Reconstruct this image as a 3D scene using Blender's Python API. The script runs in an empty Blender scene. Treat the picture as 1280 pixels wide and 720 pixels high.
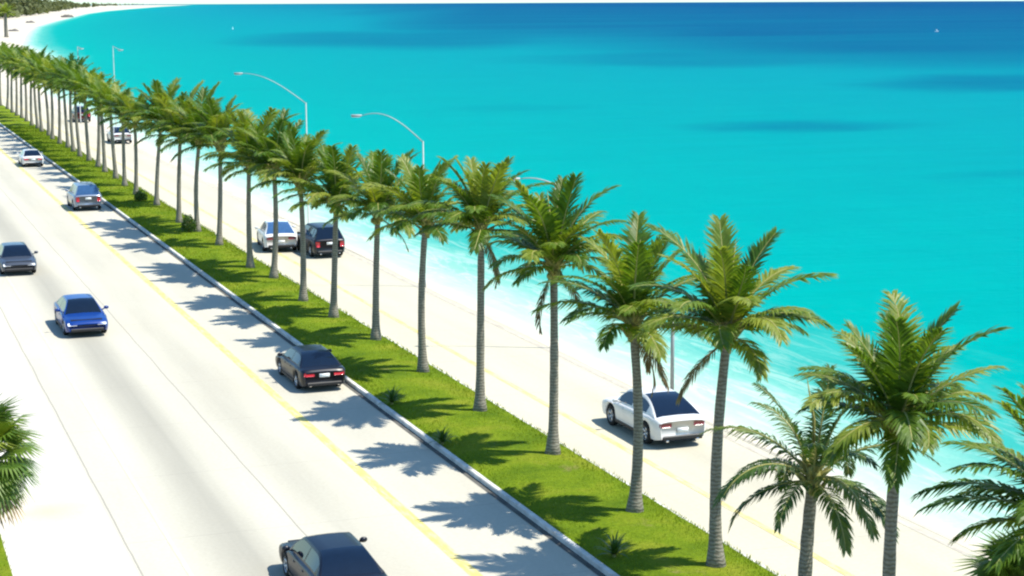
import bpy, math, random
import numpy as np
from mathutils import Vector, Matrix
random.seed(7)
R = math.radians
S = bpy.context.scene
COL = S.collection

# ------------------------------------------------------------------ camera
F, H = 2200.0, 13.2
XV, YH = -200.0, 3.2
PHI = math.atan((360 - YH) / F)
TH = math.atan(840 / (F / math.cos(PHI)))
ROLL = R(-0.22)
cd = bpy.data.cameras.new('camera'); cam = bpy.data.objects.new('camera', cd); COL.objects.link(cam)
cd.sensor_width = 36; cd.lens = F / 1280 * 36; cd.clip_start = .5; cd.clip_end = 90000
fwd = Vector((math.sin(TH) * math.cos(PHI), math.cos(TH) * math.cos(PHI), -math.sin(PHI)))
right = Vector((math.cos(TH), -math.sin(TH), 0)); up = right.cross(fwd)
rr = right * math.cos(ROLL) + up * math.sin(ROLL)
uu = up * math.cos(ROLL) - right * math.sin(ROLL)
m = Matrix((rr, uu, -fwd)).transposed().to_4x4(); m.translation = (0, 0, H)
cam.matrix_world = m
S.camera = cam
CR = Vector((math.cos(TH), -math.sin(TH), 0)); CF = Vector((math.sin(TH), math.cos(TH), 0))

def at(px, py, z=0.0):
    d = fwd * F + rr * (px - 640) - uu * (py - 360)
    t = (z - H) / d.z
    return Vector((d.x * t, d.y * t, z))

# ------------------------------------------------------------------ helpers
def tag(o, label=None, cat=None, group=None, kind=None):
    if label: o['label'] = label
    if cat: o['category'] = cat
    if group: o['group'] = group
    if kind: o['kind'] = kind
    return o

def empty(name, loc=(0, 0, 0), rz=0, parent=None):
    o = bpy.data.objects.new(name, None); COL.objects.link(o); o.location = loc; o.rotation_euler.z = rz
    o.empty_display_size = .3
    if parent: o.parent = parent
    return o

def link(name, me, parent=None):
    o = bpy.data.objects.new(name, me); COL.objects.link(o)
    if parent: o.parent = parent
    return o

class MB:
    def __init__(s): s.v = []; s.f = []; s.m = []
    def add(s, vs, fs, mi=0):
        b = len(s.v); s.v += [tuple(p) for p in vs]
        for f in fs: s.f.append(tuple(b + i for i in f)); s.m.append(mi)
    def box(s, c, d, rz=0, mi=0, bev=0.0):
        x, y, z = [k / 2 for k in d]; ca, sa = math.cos(rz), math.sin(rz)
        if bev:
            vs = []
            for zz, ins in ((-z, bev), (-z + bev, 0), (z - bev, 0), (z, bev)):
                for sx, sy in ((-1, -1), (1, -1), (1, 1), (-1, 1)):
                    vs.append((sx * (x - ins), sy * (y - ins), zz))
            fs = [(3, 2, 1, 0), (12, 13, 14, 15)]
            for k in range(3):
                for j in range(4):
                    a = k * 4 + j; b_ = k * 4 + (j + 1) % 4; fs.append((a, b_, b_ + 4, a + 4))
        else:
            vs = [(sx * x, sy * y, sz * z) for sz in (-1, 1) for sx, sy in ((-1, -1), (1, -1), (1, 1), (-1, 1))]
            fs = [(3, 2, 1, 0), (4, 5, 6, 7), (0, 1, 5, 4), (1, 2, 6, 5), (2, 3, 7, 6), (3, 0, 4, 7)]
        s.add([(c[0] + a * ca - b_ * sa, c[1] + a * sa + b_ * ca, c[2] + e) for a, b_, e in vs], fs, mi)
    def tube(s, pts, rads, n=10, mi=0, cap=True):
        pts = [Vector(p) for p in pts]; b = len(s.v); prev = None
        for i, p in enumerate(pts):
            t = (pts[min(i + 1, len(pts) - 1)] - pts[max(i - 1, 0)]).normalized()
            a = Vector((1, 0, 0)) if prev is None and abs(t.x) < .9 else (prev or Vector((0, 1, 0)))
            a = (a - t * a.dot(t)).normalized(); prev = a; c = t.cross(a)
            for k in range(n):
                an = 2 * math.pi * k / n
                s.v.append(tuple(p + (a * math.cos(an) + c * math.sin(an)) * rads[i]))
        for i in range(len(pts) - 1):
            for k in range(n):
                k2 = (k + 1) % n
                s.f.append((b + i * n + k, b + i * n + k2, b + (i + 1) * n + k2, b + (i + 1) * n + k)); s.m.append(mi)
        if cap:
            s.f.append(tuple(b + k for k in reversed(range(n)))); s.m.append(mi)
            s.f.append(tuple(b + (len(pts) - 1) * n + k for k in range(n))); s.m.append(mi)
    def ball(s, c, r, nu=10, nv=6, mi=0):
        vs = []; fs = []
        for i in range(nv + 1):
            a = math.pi * i / nv
            for k in range(nu):
                t = 2 * math.pi * k / nu
                vs.append((c[0] + r[0] * math.sin(a) * math.cos(t), c[1] + r[1] * math.sin(a) * math.sin(t), c[2] + r[2] * math.cos(a)))
        for i in range(nv):
            for k in range(nu):
                k2 = (k + 1) % nu; fs.append((i * nu + k, (i + 1) * nu + k, (i + 1) * nu + k2, i * nu + k2))
        s.add(vs, fs, mi)
    def mesh(s, name, mats, smooth=True):
        me = bpy.data.meshes.new(name); me.from_pydata(s.v, [], s.f)
        if not isinstance(mats, (list, tuple)): mats = [mats]
        for k in mats: me.materials.append(k)
        if len(mats) > 1: me.polygons.foreach_set('material_index', s.m)
        me.polygons.foreach_set('use_smooth', [bool(smooth)] * len(s.f))
        me.update(); return me
    def build(s, name, mats, parent=None, smooth=True):
        return link(name, s.mesh(name, mats, smooth), parent)

# ------------------------------------------------------------------ materials
def mat(name): 
    m = bpy.data.materials.new(name); m.use_nodes = True; nt = m.node_tree
    return m, nt, nt.nodes['Principled BSDF']
def N(nt, t, **k):
    n = nt.nodes.new(t)
    for a, b in k.items():
        if a in n.inputs: n.inputs[a].default_value = b
        else: setattr(n, a, b)
    return n
def L(nt, a, b): nt.links.new(a, b)
def ramp(nt, src, stops, interp='LINEAR'):
    r = nt.nodes.new('ShaderNodeValToRGB'); r.color_ramp.interpolation = interp
    e = r.color_ramp.elements
    while len(e) < len(stops): e.new(.5)
    for i, (p, c) in enumerate(stops):
        e[i].position = p; e[i].color = (*c, 1) if len(c) == 3 else c
    L(nt, src, r.inputs[0]); return r.outputs[0]
def noise(nt, vec, scale, detail=4, rough=.55, dist=0):
    n = N(nt, 'ShaderNodeTexNoise', Scale=scale, Detail=detail, Roughness=rough, Distortion=dist)
    if vec is not None: L(nt, vec, n.inputs['Vector'])
    return n.outputs['Fac']
def mapping(nt, src, sc=(1, 1, 1), loc=(0, 0, 0), rot=(0, 0, 0)):
    mp = nt.nodes.new('ShaderNodeMapping'); mp.inputs['Scale'].default_value = sc
    mp.inputs['Location'].default_value = loc; mp.inputs['Rotation'].default_value = rot
    L(nt, src, mp.inputs[0]); return mp.outputs[0]
def mixc(nt, fac, a, b, mode='MIX'):
    n = nt.nodes.new('ShaderNodeMix'); n.data_type = 'RGBA'; n.blend_type = mode
    for sock, v in ((n.inputs[0], fac), (n.inputs[6], a), (n.inputs[7], b)):
        if hasattr(v, 'is_linked'): L(nt, v, sock)
        else: sock.default_value = v if isinstance(v, (int, float)) else (*v, 1)
    return n.outputs[2]
def math_(nt, op, a, b=None, c=None):
    n = nt.nodes.new('ShaderNodeMath'); n.operation = op
    for i, v in enumerate((a, b, c)):
        if v is None: continue
        if hasattr(v, 'is_linked'): L(nt, v, n.inputs[i])
        else: n.inputs[i].default_value = v
    return n.outputs[0]
def bump(nt, p, h, strength=.3, dist=.02):
    b = N(nt, 'ShaderNodeBump', Strength=strength, Distance=dist); L(nt, h, b.inputs['Height']); L(nt, b.outputs[0], p.inputs['Normal'])
def geo(nt): return nt.nodes.new('ShaderNodeNewGeometry').outputs['Position']
def objc(nt): return nt.nodes.new('ShaderNodeTexCoord').outputs['Object']

def simple(name, col, rough=.6, spec=.5, metal=0, coat=0, var=.12, sc=6, emis=None):
    m, nt, p = mat(name)
    f = noise(nt, objc(nt), sc)
    c = ramp(nt, f, [(.3, tuple(x * (1 - var) for x in col)), (.7, tuple(min(1, x * (1 + var)) for x in col))])
    L(nt, c, p.inputs['Base Color'])
    p.inputs['Roughness'].default_value = rough; p.inputs['Specular IOR Level'].default_value = spec
    p.inputs['Metallic'].default_value = metal; p.inputs['Coat Weight'].default_value = coat
    p.inputs['Coat Roughness'].default_value = .06
    return m

def gauss_band(nt, x, centre, width):
    d = math_(nt, 'DIVIDE', math_(nt, 'SUBTRACT', x, centre), width)
    return math_(nt, 'POWER', 2.718, math_(nt, 'MULTIPLY', math_(nt, 'MULTIPLY', d, d), -1.0))

def concrete_road(name, base, bands, joints):
    m, nt, p = mat(name); g = geo(nt)
    sep = nt.nodes.new('ShaderNodeSeparateXYZ'); L(nt, g, sep.inputs[0]); x, y = sep.outputs[0], sep.outputs[1]
    n1 = noise(nt, mapping(nt, g, (.5, .06, 1)), 1.0, 5)
    n2 = noise(nt, g, 9, 6, .7)
    n3 = noise(nt, mapping(nt, g, (1.6, .02, 1)), 1.0, 3)
    c = ramp(nt, n1, [(.25, tuple(k * .86 for k in base)), (.75, tuple(min(1, k * 1.05) for k in base))])
    c = mixc(nt, .35, c, ramp(nt, n2, [(.3, (.62, .62, .60)), (.7, (1, 1, 1))]), 'MULTIPLY')
    dark = None
    for cx, w, a in bands:
        b = math_(nt, 'MULTIPLY', gauss_band(nt, x, cx, w), math_(nt, 'MULTIPLY', math_(nt, 'ADD', n3, .45), a))
        dark = b if dark is None else math_(nt, 'ADD', dark, b)
    if dark is not None: c = mixc(nt, dark, c, (.17, .165, .14))
    # longitudinal and transverse joints
    jn = None
    wob = math_(nt, 'MULTIPLY', math_(nt, 'SUBTRACT', noise(nt, mapping(nt, g, (0, .25, 0)), 1.0), .5), .12)
    for jx in joints:
        d = math_(nt, 'ABSOLUTE', math_(nt, 'SUBTRACT', math_(nt, 'ADD', x, wob), jx))
        j = math_(nt, 'LESS_THAN', d, .022); jn = j if jn is None else math_(nt, 'MAXIMUM', jn, j)
    fy = math_(nt, 'FRACT', math_(nt, 'DIVIDE', y, 6.1))
    ty = math_(nt, 'MULTIPLY', math_(nt, 'LESS_THAN', fy, .005), .5)
    jn = ty if jn is None else math_(nt, 'MAXIMUM', jn, ty)
    c = mixc(nt, math_(nt, 'MULTIPLY', jn, .55), c, (.14, .13, .12))
    L(nt, c, p.inputs['Base Color']); p.inputs['Roughness'].default_value = .85; p.inputs['Specular IOR Level'].default_value = .2
    bump(nt, p, n2, .25, .01); return m

ROADC = (.47, .443, .36)
M_road_l = concrete_road('concrete_pavement', ROADC, [(8.45, .75, .52), (11.4, .7, .22), (14.2, .8, .10)], [5.85, 10.18, 5.62])
M_road_r = concrete_road('concrete_pavement_seaside', (.49, .455, .35), [(23.0, .6, .15)], [24.98])
M_walk = concrete_road('sidewalk_concrete', (.56, .53, .46), [], [])

nt = M_walk.node_tree; p = nt.nodes['Principled BSDF']; src = p.inputs['Base Color'].links[0].from_socket
c0_ = at(62, 640); d_ = nt.nodes.new('ShaderNodeVectorMath'); d_.operation = 'DISTANCE'; L(nt, geo(nt), d_.inputs[0]); d_.inputs[1].default_value = c0_
f_ = gauss_band(nt, math_(nt, 'ADD', d_.outputs['Value'], math_(nt, 'MULTIPLY', noise(nt, geo(nt), 1.2), 1.0)), .3, 1.5)
L(nt, mixc(nt, math_(nt, 'MULTIPLY', f_, .8), src, (.50, .38, .24)), p.inputs['Base Color'])

def paint(name, col, wear):
    m, nt, p = mat(name); g = geo(nt)
    n = noise(nt, mapping(nt, g, (3, .6, 1)), 2.0, 6, .7)
    c = ramp(nt, n, [(wear - .16, ROADC), (wear + .14, col)])
    L(nt, c, p.inputs['Base Color']); p.inputs['Roughness'].default_value = .7; return m
M_yel = paint('yellow_road_paint', (.56, .46, .12), .42)
M_edge = paint('worn_brown_edge', (.33, .28, .22), .5)
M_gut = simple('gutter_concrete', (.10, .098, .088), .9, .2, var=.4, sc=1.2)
M_yel2 = paint('faded_yellow_road_paint', (.52, .43, .14), .44)
M_yel3 = paint('almost_gone_yellow_paint', (.50, .46, .30), .56)
M_kerb = simple('kerb_concrete', (.50, .49, .45), .9, .2, var=.25, sc=2)

# sand
M_sand, nt, p = mat('pale_sand'); g = geo(nt)
c = ramp(nt, noise(nt, g, .35, 6), [(.3, (.42, .375, .30)), (.7, (.52, .475, .39))])
n2 = noise(nt, g, 6, 5, .7)
c = mixc(nt, .3, c, ramp(nt, n2, [(.3, (.7, .7, .68)), (.7, (1, 1, 1))]), 'MULTIPLY')
at_ = nt.nodes.new('ShaderNodeAttribute'); at_.attribute_name = 'inland'
c = mixc(nt, at_.outputs['Fac'], c, ramp(nt, noise(nt, g, .02, 6), [(.35, (.10, .12, .05)), (.65, (.22, .20, .12))]))
L(nt, c, p.inputs['Base Color']); p.inputs['Roughness'].default_value = .95; p.inputs['Specular IOR Level'].default_value = .1
bump(nt, p, n2, .5, .05)

# grass ground
M_turf, nt, p = mat('turf'); g = geo(nt)
a = noise(nt, g, .55, 5); b = noise(nt, g, 7, 6, .75)
c = ramp(nt, a, [(.3, (.08, .14, .008)), (.5, (.14, .205, .010)), (.72, (.21, .235, .022))])
c = mixc(nt, .75, c, ramp(nt, b, [(.3, (.50, .55, .5)), (.7, (1.15, 1.1, 1.0))]), 'MULTIPLY')
L(nt, c, p.inputs['Base Color']); p.inputs['Roughness'].default_value = .95; p.inputs['Specular IOR Level'].default_value = .05
dp = ramp(nt, noise(nt, mapping(nt, g, (1, 1, 1), loc=(7, 3, 0)), .8, 7, .75), [(.60, (0, 0, 0)), (.72, (.6, .6, .6))])
L(nt, mixc(nt, dp, c, (.22, .17, .075)), p.inputs['Base Color'])
bump(nt, p, b, .9, .08)

def leafmat(name, cols, trans=.35, rough=.45, spec=.35, sc=2.2):
    m, nt, p = mat(name)
    oi = nt.nodes.new('ShaderNodeObjectInfo')
    n = noise(nt, objc(nt), sc, 3)
    f = math_(nt, 'ADD', math_(nt, 'MULTIPLY', n, .7), math_(nt, 'MULTIPLY', oi.outputs['Random'], .45))
    c = ramp(nt, f, [(.30, cols[0]), (.55, cols[1]), (.85, cols[2])])
    L(nt, c, p.inputs['Base Color']); p.inputs['Roughness'].default_value = rough; p.inputs['Specular IOR Level'].default_value = spec
    tr = nt.nodes.new('ShaderNodeBsdfTranslucent'); L(nt, mixc(nt, 1, c, (1.5, 1.5, .5), 'MULTIPLY'), tr.inputs[0])
    mx = nt.nodes.new('ShaderNodeMixShader'); mx.inputs[0].default_value = trans
    L(nt, p.outputs[0], mx.inputs[1]); L(nt, tr.outputs[0], mx.inputs[2])
    L(nt, mx.outputs[0], nt.nodes['Material Output'].inputs[0]); return m
M_frond = leafmat('palm_leaflet', [(.050, .110, .011), (.105, .175, .016), (.24, .27, .042)], .4)
M_young = leafmat('young_palm_leaflet', [(.025, .065, .010), (.055, .11, .016), (.13, .17, .03)], .25)
M_fan = leafmat('fan_palm_leaf', [(.04, .09, .012), (.11, .18, .02), (.22, .26, .04)], .25)
M_dead = leafmat('dead_palm_leaf', [(.09, .07, .03), (.16, .12, .06), (.24, .18, .09)], .2, .8, .1)
M_blade = leafmat('grass_blade', [(.075, .14, .010), (.135, .20, .012), (.22, .24, .03)], .35, .8, .1, .3)
M_shrub = leafmat('shrub_leaf', [(.03, .07, .012), (.07, .13, .02), (.12, .17, .03)], .3)
M_far = leafmat('far_foliage', [(.05, .07, .03), (.09, .11, .05), (.15, .16, .08)], .2, .9, .05, .05)
M_rachis = simple('palm_midrib', (.30, .28, .09), .5, .3)
M_boot = simple('palm_leaf_base', (.23, .22, .07), .8, .2, var=.5, sc=9)

M_trunk, nt, p = mat('palm_bark'); o = objc(nt)
w = N(nt, 'ShaderNodeTexWave', Scale=3.3, Distortion=5.5, Detail=3, bands_direction='Z'); L(nt, o, w.inputs['Vector'])
w.inputs['Detail Scale'].default_value = 2
c = ramp(nt, w.outputs['Fac'], [(.1, (.165, .148, .112)), (.5, (.225, .205, .162)), (.9, (.26, .24, .195))])
c = mixc(nt, .6, c, ramp(nt, noise(nt, mapping(nt, o, (6, 6, 1.2)), 2, 6, .7), [(.3, (.5, .5, .5)), (.7, (1.1, 1.1, 1.05))]), 'MULTIPLY')
L(nt, c, p.inputs['Base Color']); p.inputs['Roughness'].default_value = .9; p.inputs['Specular IOR Level'].default_value = .15
bump(nt, p, w.outputs['Fac'], .35, .02)

# water
M_water, nt, p = mat('sea_water'); g = geo(nt)
ad = nt.nodes.new('ShaderNodeAttribute'); ad.attribute_name = 'shore'      # log-scaled distance from the shore
ap = nt.nodes.new('ShaderNodeAttribute'); ap.attribute_name = 'seagrass'
nd = noise(nt, mapping(nt, g, (.30, .09, 1), rot=(0, 0, 0)), 1.0, 6, .6)
nfine = noise(nt, mapping(nt, g, (1.2, .35, 1)), 1.0, 6, .65, .6)
sh = math_(nt, 'ADD', ad.outputs['Fac'], math_(nt, 'MULTIPLY', math_(nt, 'SUBTRACT', nd, .5), .10))
sh = math_(nt, 'ADD', sh, math_(nt, 'MULTIPLY', math_(nt, 'SUBTRACT', nfine, .5), .05))
c = ramp(nt, sh, [(.0, (.50, .49, .41)), (.045, (.38, .46, .385)), (.12, (.30, .44, .365)), (.18, (.16, .38, .32)), (.24, (.04, .295, .255)), (.31, (.0, .245, .222)),
                  (.46, (.0, .205, .212)), (.62, (.0, .165, .208)), (.78, (.0, .118, .182)), (.92, (.0, .060, .145))])
fo = math_(nt, 'MULTIPLY', ramp(nt, noise(nt, mapping(nt, g, (1.1, .16, 1)), 1.0, 7, .72, 1.2), [(.50, (0, 0, 0)), (.60, (1, 1, 1))]), ramp(nt, ad.outputs['Fac'], [(.04, (0, 0, 0)), (.12, (.55, .55, .55)), (.22, (.22, .22, .22)), (.31, (0, 0, 0))]))
c = mixc(nt, fo, c, (.52, .55, .48))
nb = noise(nt, mapping(nt, g, (.004, .012, 1), rot=(0, 0, TH)), 1.0, 5, .6)
c = mixc(nt, math_(nt, 'MULTIPLY', ap.outputs['Fac'], math_(nt, 'ADD', .75, math_(nt, 'MULTIPLY', math_(nt, 'SUBTRACT', nb, .5), .9))), c, (.0, .044, .130))
# small foam flecks and ripples of colour
wv = noise(nt, mapping(nt, g, (.06, .30, 1), rot=(0, 0, TH)), 1.0, 8, .75)
c = mixc(nt, .26, c, ramp(nt, wv, [(.3, (.70, .74, .78)), (.7, (1.12, 1.12, 1.1))]), 'MULTIPLY')
L(nt, c, p.inputs['Base Color'])
p.inputs['Roughness'].default_value = .45; p.inputs['Specular IOR Level'].default_value = .008; p.inputs['IOR'].default_value = 1.08
rip = math_(nt, 'ADD', noise(nt, mapping(nt, g, (.9, 1.6, 1), rot=(0, 0, TH)), 1.0, 5, .6), math_(nt, 'MULTIPLY', wv, 2))
bump(nt, p, rip, .5, .16)

# ------------------------------------------------------------------ land, coast and water
coast_px = [(60, 28.5), (72, 25.5), (85, 22.5), (105, 17.5), (130, 14), (160, 11.4), (200, 8.3), (240, 6.2), (300, 4.3), (345, 3.3)]
coast = [(26.3, -300), (26.2, 0), (26.2, 45), (26.2, 80), (26.4, 130), (27.3, 200), (29.3, 290), (36, 380), (48, 470)]
for q in ((26, 55), (33, 42), (42, 34)) : w_ = at(*q, -.35); coast.append((w_.x, w_.y))
for q in coast_px: w_ = at(*q, -.35); coast.append((w_.x, w_.y))
coast = [c_ for i, c_ in enumerate(coast)]
cy = np.array([c_[1] for c_ in coast]); cx = np.array([c_[0] for c_ in coast])
ordr = np.argsort(cy); cy = cy[ordr]; cx = cx[ordr]
YEND = float(cy[-1])
def coastx(y):
    return np.interp(y, cy, cx) + .22 * np.sin(y * .11) + .15 * np.sin(y * .037 + 1)
ys = np.concatenate([np.arange(-120, 260, 2.0), np.geomspace(260, YEND, 130)[0:], np.array([YEND * 1.6, YEND * 3])])
cxs = coastx(ys)
# land sheet
b = MB(); prof = [(-9000, -.03), (-200, -.03), (2, -.03), (25.2, -.03), (None, -.09, -.95), (None, -.20, -.5), (None, -.35, 0.0), (None, -.7, 1.5), (None, -1.5, 5)]
nc = len(prof); inl = []
for y, xc in zip(ys[:-2], cxs[:-2]):
    for q in prof:
        if q[0] is None: b.v.append((float(xc) + q[2] * (1 if y < 300 else 1 + (y - 300) * .02), float(y), q[1])); inl.append(0)
        else: b.v.append((q[0], float(y), q[1])); inl.append(1 if (q[0] < -100) else 0)
for i in range(len(ys) - 3):
    for k in range(nc - 1):
        a = i * nc + k; b.f.append((a, a + 1, a + nc + 1, a + nc)); b.m.append(0)
land = b.build('land', M_sand, smooth=True); tag(land, kind='structure')
at2 = land.data.attributes.new('inland', 'FLOAT', 'POINT'); at2.data.foreach_set('value', inl)

# water sheet
offs = np.concatenate([[-3, -1.5], np.arange(0, 12, .6), np.geomspace(12, 60000, 90)])
X = cxs[:, None] + offs[None, :]; Y = np.repeat(ys[:, None], len(offs), 1)
X[-2:, :] = np.linspace(-9000, 80000, len(offs))[None, :]
dmin = np.full(X.shape, 1e9)
px_, py_ = coastx(ys[:-2]), ys[:-2]
for i in range(len(px_) - 1):
    ax, ay, bx_, by_ = px_[i], py_[i], px_[i + 1], py_[i + 1]
    dx, dy = bx_ - ax, by_ - ay; l2 = dx * dx + dy * dy
    t = np.clip(((X - ax) * dx + (Y - ay) * dy) / l2, 0, 1)
    dmin = np.minimum(dmin, np.hypot(X - ax - t * dx, Y - ay - t * dy))
dmin[:, :2] = 0
shore = np.log10(1 + dmin) / np.log10(1 + 5000.)       # 1 m .08, 3 m .16, 10 m .28, 100 m .54, 1000 m .81
# seagrass beds and deep water, by place: centre, half sizes across / along the view direction
beds = [((1000, 158), 135, 7.5, .55), ((1250, 218), 60, 6, .35), ((640, 135), 90, 5, .16), ((520, 50), 230, 12, .62), ((900, 74), 260, 10, .55), ((1240, 104), 150, 12, .75),
        ((1150, 44), 520, 40, .92), ((800, 30), 330, 25, .85)]
sg = np.zeros(X.shape)
u = X * CR.x + Y * CR.y; v = X * CF.x + Y * CF.y       # across / away
iv = 1.0 / np.maximum(v, 30)
for (qx, qy), hx, hy, amt in beds:
    c0 = at(qx, qy, -.35); vc = c0.dot(CF); uc = c0.dot(CR); mpp = vc / F
    va = at(qx, qy - hy, -.35).dot(CF) if qy - hy > 6 else 40000; vb = at(qx, qy + hy, -.35).dot(CF)
    lo = np.where(v > vc, (v - vc) / (va - vc), (vc - v) / (vc - vb))
    ang = (u / np.maximum(v, 1) - uc / vc) * vc / (hx * mpp)
    rr_ = ang ** 2 + lo ** 2 + .35 * np.sin(u * 6 / (hx * mpp)) * .4
    sg = np.maximum(sg, amt * np.clip(1.25 - rr_, 0, 1) ** .8)
b = MB(); nr, ncw = X.shape
b.v = [(float(X[i, j]), float(Y[i, j]), -.35) for i in range(nr) for j in range(ncw)]
b.f = [(i * ncw + j, i * ncw + j + 1, (i + 1) * ncw + j + 1, (i + 1) * ncw + j) for i in range(nr - 1) for j in range(ncw - 1)]; b.m = [0] * len(b.f)
sea = b.build('sea', M_water); tag(sea, kind='structure')
q = sea.data.attributes.new('shore', 'FLOAT', 'POINT'); q.data.foreach_set('value', shore.ravel().astype(np.float32))
q = sea.data.attributes.new('seagrass', 'FLOAT', 'POINT'); q.data.foreach_set('value', sg.ravel().astype(np.float32))

# ------------------------------------------------------------------ roads
def strip(name, x0, x1, z, matl, parent=None, y0=-60, y1=900, thick=0.0, wob=0):
    b = MB(); yy = list(np.arange(y0, 200, 4)) + list(np.arange(200, y1 + 1, 25))
    for i, y in enumerate(yy):
        d = wob * (math.sin(y * .9) + math.sin(y * 2.3)) * .5
        row = [(x0 + d, y, z), (x1 + d, y, z)]
        if thick: row = [(x0, y, z - thick), (x0, y, z - .02), (x0 + .02, y, z), (x1 - .02, y, z), (x1, y, z - .02), (x1, y, z - thick)]
        b.v += row
    n = 6 if thick else 2
    for i in range(len(yy) - 1):
        for k in range(n - 1):
            a = i * n + k; b.f.append((a, a + 1, a + n + 1, a + n)); b.m.append(0)
    return b.build(name, matl, parent, smooth=False)
rl = strip('road', 5.75, 15.93, .0, M_road_l); tag(rl, kind='structure')
rr2 = strip('coast_road', 19.62, 25.0, .0, M_road_r); tag(rr2, kind='structure')
sw = strip('sidewalk', 3.0, 5.75, .012, M_walk); tag(sw, kind='structure')
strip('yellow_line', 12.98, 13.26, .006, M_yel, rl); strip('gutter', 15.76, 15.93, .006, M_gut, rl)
strip('edge_line', 6.85, 6.97, .006, M_yel3, rl)
strip('yellow_line', 21.12, 21.32, .006, M_yel2, rr2)
strip('edge_line', 24.62, 24.78, .006, M_edge, rr2)
k1 = strip('kerb', 15.93, 16.08, .14, M_kerb, thick=.25); tag(k1, kind='structure')
k2 = strip('kerb', 19.50, 19.62, .08, M_kerb, thick=.16); tag(k2, kind='structure')
# median turf with gentle swells, left verge turf
def turf(name, x0, x1, n, zb, y1):
    b = MB(); yy = list(np.arange(-60, 220, .7)) + list(np.arange(220, y1, 8))
    for y in yy:
        for k in range(n + 1):
            t = k / n; z = zb + .05 * math.sin(math.pi * t) + random.uniform(-.012, .012)
            b.v.append((x0 + (x1 - x0) * t, float(y), z))
    for i in range(len(yy) - 1):
        for k in range(n):
            a = i * (n + 1) + k; b.f.append((a, a + 1, a + n + 2, a + n + 1)); b.m.append(0)
    o = b.build(name, M_turf); tag(o, kind='structure'); return o
turf('grass_median', 16.08, 19.50, 8, .10, 900)
turf('grass_verge', -60, 3.0, 20, .03, 900)

rg = random.Random(3); b = MB()
def blade(x, y, z, h, w):
    a = rg.uniform(0, 6.283); lx, ly = rg.uniform(-.5, .5) * h, rg.uniform(-.5, .5) * h
    ca, sa = math.cos(a) * w, math.sin(a) * w
    b.add([(x - ca, y - sa, z), (x + ca, y + sa, z), (x + lx, y + ly, z + h)], [(0, 1, 2)])
for i in range(70000):
    t = rg.random() ** 1.6; y = 28 + 170 * t
    x = rg.uniform(16.18, 19.55) if rg.random() < .96 else rg.choice((rg.uniform(19.42, 19.60), rg.uniform(16.07, 16.16)))
    blade(x, y, .09, rg.uniform(.04, .11) * (1 + t), .012 * (1 + 2 * t))
for i in range(6000): blade(rg.uniform(-1, 3.06), rg.uniform(15, 60), .03, rg.uniform(.04, .12), .012)
gb = b.build('grass', M_blade, smooth=False); tag(gb, 'short bright green lawn grass growing along the median strip', 'grass', kind='stuff')

# ------------------------------------------------------------------ palms
def frond_geo(b, elev, bend, length, rnd, nleaf=40, lw=.030, ll=.62, org=(0, 0, 0), az=0, droop=.45, twist=0, mi=(0, 1), lod=False):
    """feather frond arching outward along +X (turned by az), gravity down -Z"""
    seg = 14 if not lod else 6
    pts = []; p = Vector((0.10, 0, .0)); e = R(elev)
    tot = length; sw_ = rnd.uniform(-.6, .6) + twist
    for i in range(seg + 1):
        t = i / seg; ang = e - R(bend) * (t ** 1.35); yaw = sw_ * t * t
        pts.append(p.copy()); p = p + Vector((math.cos(ang) * math.cos(yaw), math.cos(ang) * math.sin(yaw), math.sin(ang))) * (tot / seg)
    ca, sa = math.cos(az), math.sin(az); O = Vector(org)
    T = lambda q: Vector((q.x * ca - q.y * sa, q.x * sa + q.y * ca, q.z)) + O
    if not lod:
        b.tube([T(q) for q in pts], [.028 * (1 - .85 * i / seg) + .004 for i in range(seg + 1)], 5, mi[1], False)
    def P(t):
        f = t * seg; i = min(int(f), seg - 1); return pts[i].lerp(pts[i + 1], f - i), (pts[i + 1] - pts[i]).normalized()
    for i in range(nleaf):
        t = .13 + .87 * (i + .5) / nleaf; q, tg = P(t)
        sd = Vector((0, 0, 1)).cross(tg)
        if sd.length < .05: sd = Vector((0, 1, 0))
        sd.normalize(); nm = tg.cross(sd)
        if nm.z < 0: nm = -nm
        A = R(62 - 38 * t + rnd.uniform(-6, 6))
        le = ll * (math.sin(math.pi * (.12 + .80 * t)) ** .6) * rnd.uniform(.85, 1.1)
        for s_ in (-1, 1):
            if rnd.random() < .03: continue
            d = (tg * math.cos(A) + sd * s_ * math.sin(A) + nm * .22).normalized()
            dn = droop * rnd.uniform(.6, 1.3)
            d1 = (d + Vector((0, 0, -dn * .5))).normalized(); d2 = (d + Vector((0, 0, -dn * 1.7))).normalized()
            m1 = q + d1 * le * .5; m2 = m1 + d2 * le * .5
            wv_ = (tg - d1 * tg.dot(d1)).normalized() * lw * rnd.uniform(.8, 1.15); wv_ = wv_ + nm * rnd.uniform(-.4, .4) * lw
            b.add([T(q - wv_ * .6), T(q + wv_ * .6), T(m1 + wv_), T(m1 - wv_), T(m2)], [(0, 1, 2, 3), (3, 2, 4)], mi[0])

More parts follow.
